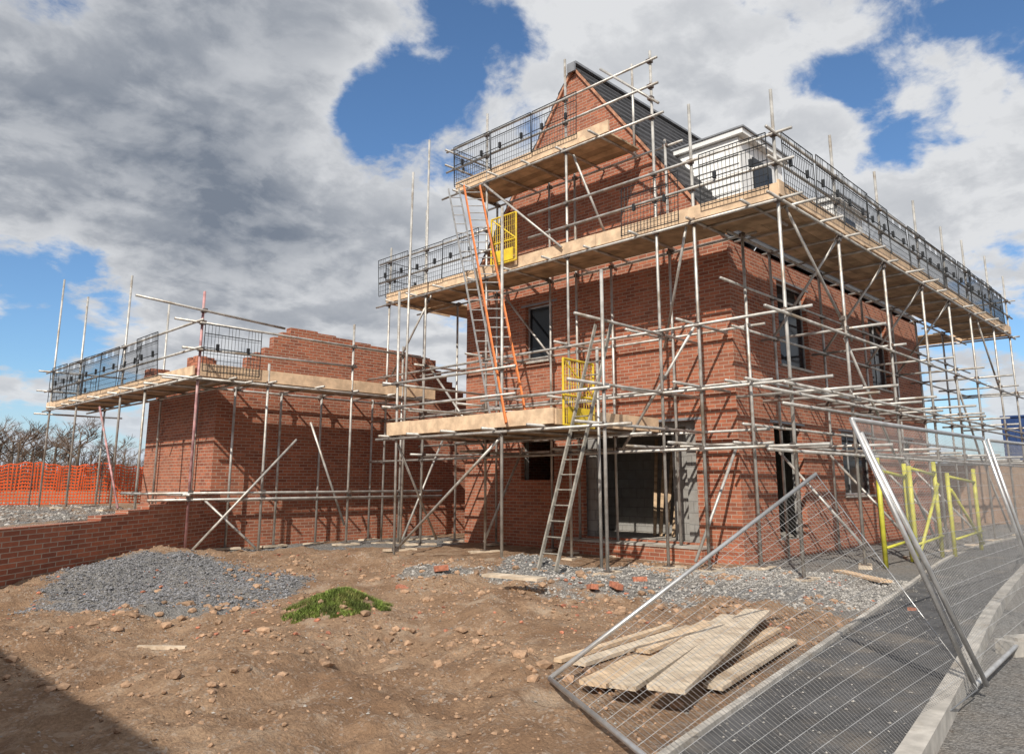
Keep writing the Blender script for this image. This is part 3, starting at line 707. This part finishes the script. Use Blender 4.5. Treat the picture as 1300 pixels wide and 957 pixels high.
hpanel(W(8.7,5.95,.06), W(11.2,8.3,.06), W(11.1,8.0,2.0), W(8.55,5.4,1.97), 'wire fence panel standing behind the leaning one at the right edge')
hpanel(W(11.3,8.35,.06), W(14.0,10.2,.06), W(13.95,10.0,2.0), W(11.2,8.1,2.0), 'wire fence panel standing furthest down the footpath')
for i, (p, l) in enumerate(((W(7.25,4.75),'concrete block on the verge right of the kerb'),(qb,'concrete block between the leaning fence panel and the next'))):
    mb = MB(); mb.box(-.3,.3,-.1,.1,-.08,.06); mb.box(-.22,.22,-.07,.07,.055,.09); o = mb.build('concrete_block', conc); o.location = (p.x,p.y,.03); o.rotation_euler.z = R(-30+20*i); tag(o, l, 'concrete block')
# ------------------------------------------------------------------ timber boards on the ground
def plank(pa, pb_, w, dz, label, mat=board_g, tz=0):
    a = PZ(*pa, .0); b = PZ(*pb_, .0); z = max(gz(a.x+(b.x-a.x)*t, a.y+(b.y-a.y)*t) for t in (0,.25,.5,.75,1))+dz
    a = PZ(*pa, z); b = PZ(*pb_, z+tz)
    mb = MB(); mb.bar(a, b, w, .032); tag(mb.build('timber_board', mat), label, 'board', 'loose boards lying on the ground')
plank((708,838),(850,794), .08, .02, 'thin timber batten at the far left of the board pile', board_w)
plank((735,842),(878,796), .13, .03, 'second board from the left in the board pile')
plank((752,868),(905,790), .22, .045, 'wide board left of centre in the board pile', board_w)
plank((790,872),(928,782), .20, .07, 'board partly hidden left of the palest board')
plank((845,875),(962,775), .26, .115, 'palest and widest board on top of the pile')
plank((868,862),(985,798), .12, .02, 'warm brown board poking out right of the palest board', board_w)
plank((905,872),(1002,812), .15, .05, 'narrow board at the right of the pile')
plank((815,826),(895,793), .14, .085, 'short board end poking out behind the pile', board_w)
plank((175,821),(236,822), .04, .0, 'small splintered timber offcut lying on bare soil at the left', board_g)
plank((618,729),(688,735), .24, .02, 'board lying flat under the feet of the lower ladder')
plank((625,720),(660,712), .2, .02, 'sole board lying on rubble left of the ladder')
plank((1065,724),(1125,738), .2, .02, 'offcut board lying on gravel beside the footpath edge', board_s)
# ------------------------------------------------------------------ rubble, gravel, clods
def scatter(n, region, r0, r1, mat, name, test=None, flat=.7, power=2.0, label=None, zf=None):
    mb = MB(); k = 0; tries = 0
    while k < n and tries < n*12:
        tries += 1
        x, y = region()
        if test and not test(x, y): continue
        r = r0+(r1-r0)*random.random()**power
        mb.stone((x, y, (zf if zf is not None else gz(x,y))+r*.15), r, flat); k += 1
    o = mb.build(name, mat); tag(o, label, 'stones', None, 'stuff'); return o
def reg(f0, f1, l0, l1):
    def f():
        p = W(rnd(f0,f1), rnd(l0,l1)); return p.x, p.y
    return f
scatter(19000, reg(9.5,17,-8.5,-2.5), .008, .024, stone_m, 'gravel', lambda x,y: gravel_mask(x,y) > random.random()*.8+.15 and (Vector((x,y))-WA).dot(WN) < -.25, label='dark grey crushed stone heaped in front of the garage')
scatter(17000, reg(9.5,15,-3,8.5), .008, .028, stone_l, 'gravel', lambda x,y: gravel_mask(x,y) > random.random()*.7+.15 and x < X0-.1 and dist_poly(Vector((x,y)),PL)[1] > 0, label='pale grey gravel spread around the foot of the house')
scatter(5000, reg(13,26,-17,-6), .012, .05, stone_l, 'gravel', lambda x,y: x < GX0-.1 and (Vector((x,y))-WA).dot(WN) > .05, label='rough stones on the raised ground behind the low wall')
def front(x, y): return x < X0-.5 and (Vector((x,y))-WA).dot(WN) < -.3 and dist_poly(Vector((x,y)),PL)[1] > 0
scatter(16000, reg(2.6,14,-9,4.5), .003, .026, clod_m, 'soil_clods', lambda x,y: front(x,y) and gravel_mask(x,y) < .5 and noise.noise(Vector((x*1.1,y*1.1,9))) > -.2+random.random()*.4, power=4, label='brown clods and crumbs of bare soil')
scatter(1600, reg(2.8,13,-8,4.5), .004, .020, stone_l, 'pebbles', lambda x,y: front(x,y) and (Vector((x,y))-GC).length > .7 and noise.noise(Vector((x*.7,y*.7,19))) > -.1, power=3, label='grey pebbles strewn over the bare soil')
scatter(620, reg(7.5,15,-7,6.5), .010, .042, rubble_m, 'brick_rubble', lambda x,y: front(x,y) and noise.noise(Vector((x*1.1,y*1.1,4))) > .0, .6, power=2.4, label='broken red brick rubble scattered near the house')
scatter(1300, reg(5.5,14.5,-5,5), .018, .08, clod_m, 'earth_lumps', lambda x,y: front(x,y) and noise.noise(Vector((x*.9,y*.9,14))) > .02 and (Vector((x,y))-PILE).length > 1.3, .6, power=2.8, label='larger lumps of broken earth near the scaffold feet')
scatter(900, reg(4,13,1,7.5), .003, .014, stone_l, 'grit', lambda x,y: dist_poly(Vector((x,y)),PL)[1] < 0 and dist_poly(Vector((x,y)),PR)[1] > 0 and dist_poly(Vector((x,y)),PL)[0] < random.random()**2*1.4, power=2, label='loose grit scattered over the footpath', zf=.006)
def loose_brick(px, py, label, rz):
    p = gp(px,py); mb = MB(); mb.box(-.10,.10,-.048,.048,-.02,.045); o = mb.build('loose_brick', rubble_m); o.location = p; o.rotation_euler = (rnd(-.2,.2),rnd(-.2,.2),rz); tag(o,label,'brick','loose bricks')
for px,py,l in ((765,738,'loose brick beside the pole in front of the loading bay'),(752,746,'loose brick just left of the sole board'),(782,744,'loose brick just right of the sole board'),(1158,778,'single red brick lying on the asphalt footpath'),(512,748,'loose brick right of the green grass clump'),(812,736,'loose brick below the plinth step'),(560,722,'loose brick near the mouth of the gap by the garage')):
    loose_brick(px,py,l,rnd(0,3))
gc = Vector((GC.x, GC.y, gz(GC.x,GC.y))); mb = MB()
for k in range(22000):
    a = rnd(0,6.283); rr = math.sqrt(random.random()); fx = rr*math.cos(a)*.60; fy = rr*math.sin(a)*.60
    if noise.noise(Vector((fx*5,fy*5,1))) < -.25+.75*(rr-.5): continue
    p = gc + RT*fx + FH*(fy+fx*.35); z = gz(p.x,p.y)-.008 + .02*(1-rr)
    h = rnd(.012,.055); b = rnd(0,6.28); l = Vector((math.cos(b),math.sin(b),0)); q = Vector((p.x,p.y,z)); s = Vector((-l.y,l.x,0))*.0055
    mb.quad(q-s, q+s, q+l*h*.8+ZZ*h)
grass_m = MAT('grass_blade', (.14,.19,.035), .85, 0, .5, 5, 0, .45, dirt=(.20,.18,.06))
cl = thing('grass_clump', 'small green clump of turf growing out of the bare soil', 'grass', gc)
mb.build('grass_blades', grass_m, cl)
# ------------------------------------------------------------------ left background
nf = thing('netting_fence', 'orange plastic mesh netting fence beyond the garage', 'fence', W(24,-17,.8))
ends = [W(20.5,-19.5,.78), W(22.5,-16.5,.8), W(25,-13.5,.8), W(28,-10.5,.8)]
mb = MB()
for a, b in zip(ends[:-1], ends[1:]):
    n = 46
    for k in range(n):
        p = a.lerp(b, k/n); q = a.lerp(b, (k+1)/n); sagp = -.10*math.sin(math.pi*k/n*2)**2+.02*math.sin(k*1.3); sagq = -.10*math.sin(math.pi*(k+1)/n*2)**2+.02*math.sin((k+1)*1.3)
        wob = Vector((math.sin(k*.7)*.05, math.cos(k*.9)*.05, 0))
        mb.bar(p+ZZ*.02, p+ZZ*(1.28+sagp)+wob, .030, .004, up=(b-a).cross(ZZ))
        for j in range(13):
            v = (j+.2)/12; mb.bar(p+ZZ*(.02+(1.26+sagp)*v), q+ZZ*(.02+(1.26+sagq)*v), .004, .040)
mb.build('netting', orange_net, nf)
for a, b in zip(ends[:-1], ends[1:]):
    for t in (0,.5): p = a.lerp(b,t); MB().tube(p-ZZ*.1, p+ZZ*1.45, .02, 6).build('post', steel_dk, nf)
bark = MAT('bare_bark', (.10,.075,.055), .9, 0, .3, 5, .2); twig = MAT('bare_twigs', (.13,.09,.065), .9, 0, .3, 2, 0)
def make_tree(seed):
    random.seed(seed); tr = thing('bare_tree', 'x', 'tree', (0,0,0)); tm = MB(); cm = MB()
    H = 8.0; tm.tube((0,0,-.3),(0.1,0,H*.4),.22,8,.15); tm.tube((.1,0,H*.4),(0,.1,H*.75),.15,8,.06)
    def grow(p, d, L, r, lv):
        q = p+d*L; cm.tube(p, q, r, 3 if lv > 1 else 5, r*.6, caps=False)
        if lv >= 4: return
        for k in range(4 if lv < 3 else 5):
            dd = (d + Vector((rnd(-.8,.8),rnd(-.8,.8),rnd(-.25,.6)))).normalized(); grow(p.lerp(q, rnd(.35,1)), dd, L*rnd(.5,.72), max(.012,r*.55), lv+1)
    for k in range(9):
        z = H*rnd(.25,.75); a = rnd(0,6.28); grow(Vector((0,0,z)), Vector((math.cos(a),math.sin(a),rnd(.5,1.3))).normalized(), rnd(1.4,2.3), .06, 1)
    tm.build('trunk', bark, tr); cm.build('crown', twig, tr); return tr
protos = [make_tree(s) for s in (3,5,9)]
random.seed(21)
TD = ['rightmost','second from the right','third from the right','fourth from the right','fifth from the right','sixth from the right','seventh from the right','eighth from the right','ninth from the right','tenth from the right','leftmost but three','leftmost but two','leftmost but one','leftmost']
for k in range(14):
    px = 158-k*15+rnd(-4,4); dist = rnd(62,85); lat = (px-650)/966*dist
    o = protos[k] if k < 3 else copy_tree(protos[k%3]); p = W(dist, lat, .6)
    hpx = 60 if px > 110 else 80
    s = (hpx/966*dist)/8*rnd(.85,1.1); o.location = p; o.scale = (s*1.25,s*1.25,s); o.rotation_euler.z = rnd(0,6); o['label'] = TD[k]+' of the bare brown trees on the left horizon'; o['group'] = 'bare trees beyond the orange netting'
mb = MB()
for k in range(4200):
    d = rnd(60,95); p = W(d, rnd(-.78,-.44)*d, .6); h = rnd(.8,3.2); mb.tube(p, p+Vector((rnd(-.6,.6),rnd(-.6,.6),h)), .035, 3, .015, caps=False)
tag(mb.build('scrub', twig), 'low brown scrub along the left horizon', 'scrub', None, 'stuff')
# ------------------------------------------------------------------ right background
def yellow_frame(pa, pb2, y, h, label, dg=0):
    x0 = PY(pa,640,y).x; x1 = PY(pb2,640,y).x
    o = thing('yellow_barrier', label, 'barrier', (x0,y,0), 'yellow barrier frames')
    for x in (x0,x1): MB().tube((x,y,0.0),(x,y,h+rnd(-.15,.1)),.042,10).build('post', yellow2, o, True)
    MB().tube((x0,y,h-.18),(x1,y,h-.3),.03,10).build('top_rail', yellow2, o, True)
    if dg: MB().tube((x0 if dg > 0 else x1,y-.05,h*.75),(x1 if dg > 0 else x0,y-.05,.15),.032,8).build('brace', yellow2, o, True)
    MB().tube((x0,y-.05,.35),(x1,y-.05,.42),.025,8).build('bottom_rail', yellow2, o, True)
yellow_frame(1118, 1152, 4.9, 1.9, 'lime yellow barrier frame nearest the house corner', 1); yellow_frame(1158, 1190, 4.75, 1.95, 'lime yellow barrier frame in the middle of the row', -1); yellow_frame(1206, 1240, 4.6, 1.8, 'lime yellow barrier frame furthest along the side', 1)
mb = MB(); o = thing('boundary_wall', 'long tan brick wall beyond the footpath at the right', 'wall', (34,4,0))
mb.bar((33,2.0,1.0),(33.0,16,1.0),.25,2.3); mb.bar((33,2.0,1.0),(48,-4,1.0),.25,2.3); mb.build('wall', brick_tan, o)
mb = MB(); mb.bar((33,1.9,2.2),(33.0,16,2.2),.34,.08); mb.bar((33,1.9,2.2),(48.1,-4,2.2),.34,.08); mb.build('coping', conc, o)
def cabin(x, y, z, L, label):
    o = thing('site_cabin', label, 'cabin', (x,y,z), 'stacked blue site cabins')
    mb = MB(); mb.box(x,x+2.6,y-L,y,z,z+2.4)
    for k in range(int(L/.3)): mb.box(x-.04,x+.001,y-k*.3-.16,y-k*.3-.02,z+.12,z+2.28)
    mb.build('body', blue, o)
    mb = MB(); mb.box(x-.07,x+2.65,y-L-.03,y+.03,z+2.401,z+2.5); mb.build('roof', blue, o)
    MB().box(x-.06,x-.045,y-L*.6-.8,y-L*.6,z+1,z+1.9).build('window', glass_mt, o)
cabin(48, 9.5, .0, 6, 'blue site cabin at ground level behind the tan wall'); cabin(48, 9.5, 2.55, 6, 'blue site cabin stacked above the other one'); cabin(48, 2.8, 2.55, 6, 'upper blue site cabin further to the right'); cabin(48,2.8,0,6,'lower blue site cabin further to the right')
nb = thing('neighbour_house', 'red brick house standing behind the viewpoint', 'house', (-7,4,0))
mb = MB(); mb.box(-11.0,-3.55,-7,14,-.3,5.0); mb.build('wall', brick, nb)
mb = MB(); mb.quad((-3.45,-7.2,4.95),(-3.45,14.2,4.95),(-7.15,14.2,7.6),(-7.15,-7.2,7.6)); mb.quad((-11.1,-7.2,4.95),(-11.1,14.2,4.95),(-7.15,14.2,7.6),(-7.15,-7.2,7.6)); mb.quad((-3.45,14.1,4.95),(-11.1,14.1,4.95),(-7.15,14.1,7.6)); mb.build('roof', slate, nb)
# ------------------------------------------------------------------ light
SUN_AZ = Vector((-.88,-.475)).normalized(); EL = R(39)
sd = Vector((SUN_AZ.x*math.cos(EL), SUN_AZ.y*math.cos(EL), math.sin(EL)))
sl_ = bpy.data.lights.new('sun','SUN'); sl_.energy = 5.0; sl_.angle = R(.5); sl_.color = (1,.93,.82)
so_ = bpy.data.objects.new('sun', sl_); COL.objects.link(so_); so_.rotation_euler = sd.to_track_quat('Z','Y').to_euler(); so_.location = (-5,-5,20)
# ------------------------------------------------------------------ sky
w = bpy.data.worlds.new('World'); scn.world = w; w.use_nodes = True; nt = w.node_tree; nt.nodes.clear()
out = nt.nodes.new('ShaderNodeOutputWorld')
sky = nt.nodes.new('ShaderNodeTexSky'); sky.sky_type = 'NISHITA'; sky.sun_disc = False; sky.sun_elevation = EL
sky.sun_rotation = math.atan2(sd.x, sd.y); sky.air_density = 1.0; sky.dust_density = .6; sky.ozone_density = 2.0
tc = nt.nodes.new('ShaderNodeTexCoord'); D = tc.outputs['Generated']
sp = nt.nodes.new('ShaderNodeSeparateXYZ'); nt.links.new(D, sp.inputs[0])
zz = math_n(nt,'ADD', math_n(nt,'MAXIMUM', sp.outputs[2], 0.0), .28)
cb = nt.nodes.new('ShaderNodeCombineXYZ'); nt.links.new(math_n(nt,'DIVIDE',sp.outputs[0],zz), cb.inputs[0]); nt.links.new(math_n(nt,'DIVIDE',sp.outputs[1],zz), cb.inputs[1])
def warp(vec, scale, amount, detail=5):
    wn = nt.nodes.new('ShaderNodeTexNoise'); wn.inputs['Scale'].default_value = scale; wn.inputs['Detail'].default_value = detail; nt.links.new(vec, wn.inputs['Vector'])
    s0 = nt.nodes.new('ShaderNodeVectorMath'); s0.operation = 'SUBTRACT'; nt.links.new(wn.outputs['Color'], s0.inputs[0]); s0.inputs[1].default_value = (.5,.5,.5)
    ws = nt.nodes.new('ShaderNodeVectorMath'); ws.operation = 'SCALE'; nt.links.new(s0.outputs[0], ws.inputs[0]); ws.inputs['Scale'].default_value = amount
    wa = nt.nodes.new('ShaderNodeVectorMath'); wa.operation = 'ADD'; nt.links.new(vec, wa.inputs[0]); nt.links.new(ws.outputs[0], wa.inputs[1]); return wa.outputs[0]
UV = warp(cb.outputs[0], 4.0, .12)
DW = nt.nodes.new('ShaderNodeVectorMath'); DW.operation = 'NORMALIZE'; nt.links.new(warp(D, 6.5, .30, 9), DW.inputs[0]); DW = DW.outputs[0]
n1 = noise_n(nt, UV, 3.4, 13, .60)
sh = nt.nodes.new('ShaderNodeVectorMath'); sh.operation = 'ADD'; nt.links.new(UV, sh.inputs[0]); sh.inputs[1].default_value = (-.055,-.035,0)
n2 = noise_n(nt, sh.outputs[0], 3.4, 9, .56)
n3 = noise_n(nt, UV, 7.0, 9, .6)
nL = noise_n(nt, UV, 1.6, 4, .5)
def blob(px, py, deg, strength, src=None):
    v = ray(px,py); d = nt.nodes.new('ShaderNodeVectorMath'); d.operation = 'DOT_PRODUCT'; nt.links.new(src if src is not None else DW, d.inputs[0]); d.inputs[1].default_value = v
    return ramp_n(nt, d.outputs['Value'], math.cos(R(deg)), 1.0, 0.0, strength)
dens = math_n(nt,'ADD', math_n(nt,'MULTIPLY', math_n(nt,'SUBTRACT', n1, .5), 2.2), .69)
dens = math_n(nt,'ADD', dens, math_n(nt,'MULTIPLY', math_n(nt,'SUBTRACT', n3, .5), .5))
for b in ((545,100,7,-.18),(605,45,6,-.14),(505,170,5,-.08),(1260,30,12,-.34),(1020,55,6,-.22),(1180,100,6,-.16),(40,460,10,-.20),(140,400,6,-.10),(1290,290,6,-.20),(1265,480,8,-.20),(430,145,5,-.14),(780,30,11,.12),(870,110,11,.16),(1110,180,11,.24),(1230,210,7,.14),(920,15,7,.12),(200,60,16,.20),(300,230,16,.20),(90,260,10,.10),(300,400,10,.12),(470,330,9,.14),(1200,330,8,.10),(380,60,6,.06)):
    dens = math_n(nt,'ADD', dens, blob(*b))
mask = ramp_n(nt, dens, .36, .66)
thick = ramp_n(nt, dens, .55, 1.25)
lit = ramp_n(nt, math_n(nt,'SUBTRACT', n2, n1), -.10, .10, 1, 0)
dk = blob(170,60,20,.40); dk = math_n(nt,'ADD', dk, blob(380,300,12,.20)); dk = math_n(nt,'ADD', dk, blob(60,200,12,.14))
br = blob(820,60,14,.14); br = math_n(nt,'ADD', br, blob(1130,190,12,.14))
bri = math_n(nt,'SUBTRACT', 1.06, math_n(nt,'MULTIPLY', thick, .30)); bri = math_n(nt,'SUBTRACT', bri, math_n(nt,'MULTIPLY', lit, .28)); bri = math_n(nt,'ADD', bri, br)
bri = math_n(nt,'SUBTRACT', bri, math_n(nt,'MULTIPLY', dk, ramp_n(nt, nL, .3, .65, .5, 1.3))); bri = math_n(nt,'ADD', bri, math_n(nt,'MULTIPLY', math_n(nt,'SUBTRACT', n3, .5), .5), True)
cc = mix_n(nt, bri, (.235,.275,.345), (.90,.915,.94))
blu = mix_n(nt, 1.0, sky.outputs[0], (.80,1.02,1.2), 'MULTIPLY')
bg1 = nt.nodes.new('ShaderNodeBackground'); nt.links.new(blu, bg1.inputs[0]); bg1.inputs[1].default_value = .115
bg2 = nt.nodes.new('ShaderNodeBackground'); nt.links.new(cc, bg2.inputs[0]); bg2.inputs[1].default_value = .82
mx = nt.nodes.new('ShaderNodeMixShader'); nt.links.new(mask, mx.inputs[0]); nt.links.new(bg1.outputs[0], mx.inputs[1]); nt.links.new(bg2.outputs[0], mx.inputs[2])
bg3 = nt.nodes.new('ShaderNodeBackground'); bg3.inputs[0].default_value = (.58,.69,.80,1); bg3.inputs[1].default_value = 1
mx2 = nt.nodes.new('ShaderNodeMixShader'); nt.links.new(ramp_n(nt, sp.outputs[2], -.02, .14, .7, 0), mx2.inputs[0]); nt.links.new(mx.outputs[0], mx2.inputs[1]); nt.links.new(bg3.outputs[0], mx2.inputs[2])
nt.links.new(mx2.outputs[0], out.inputs[0])
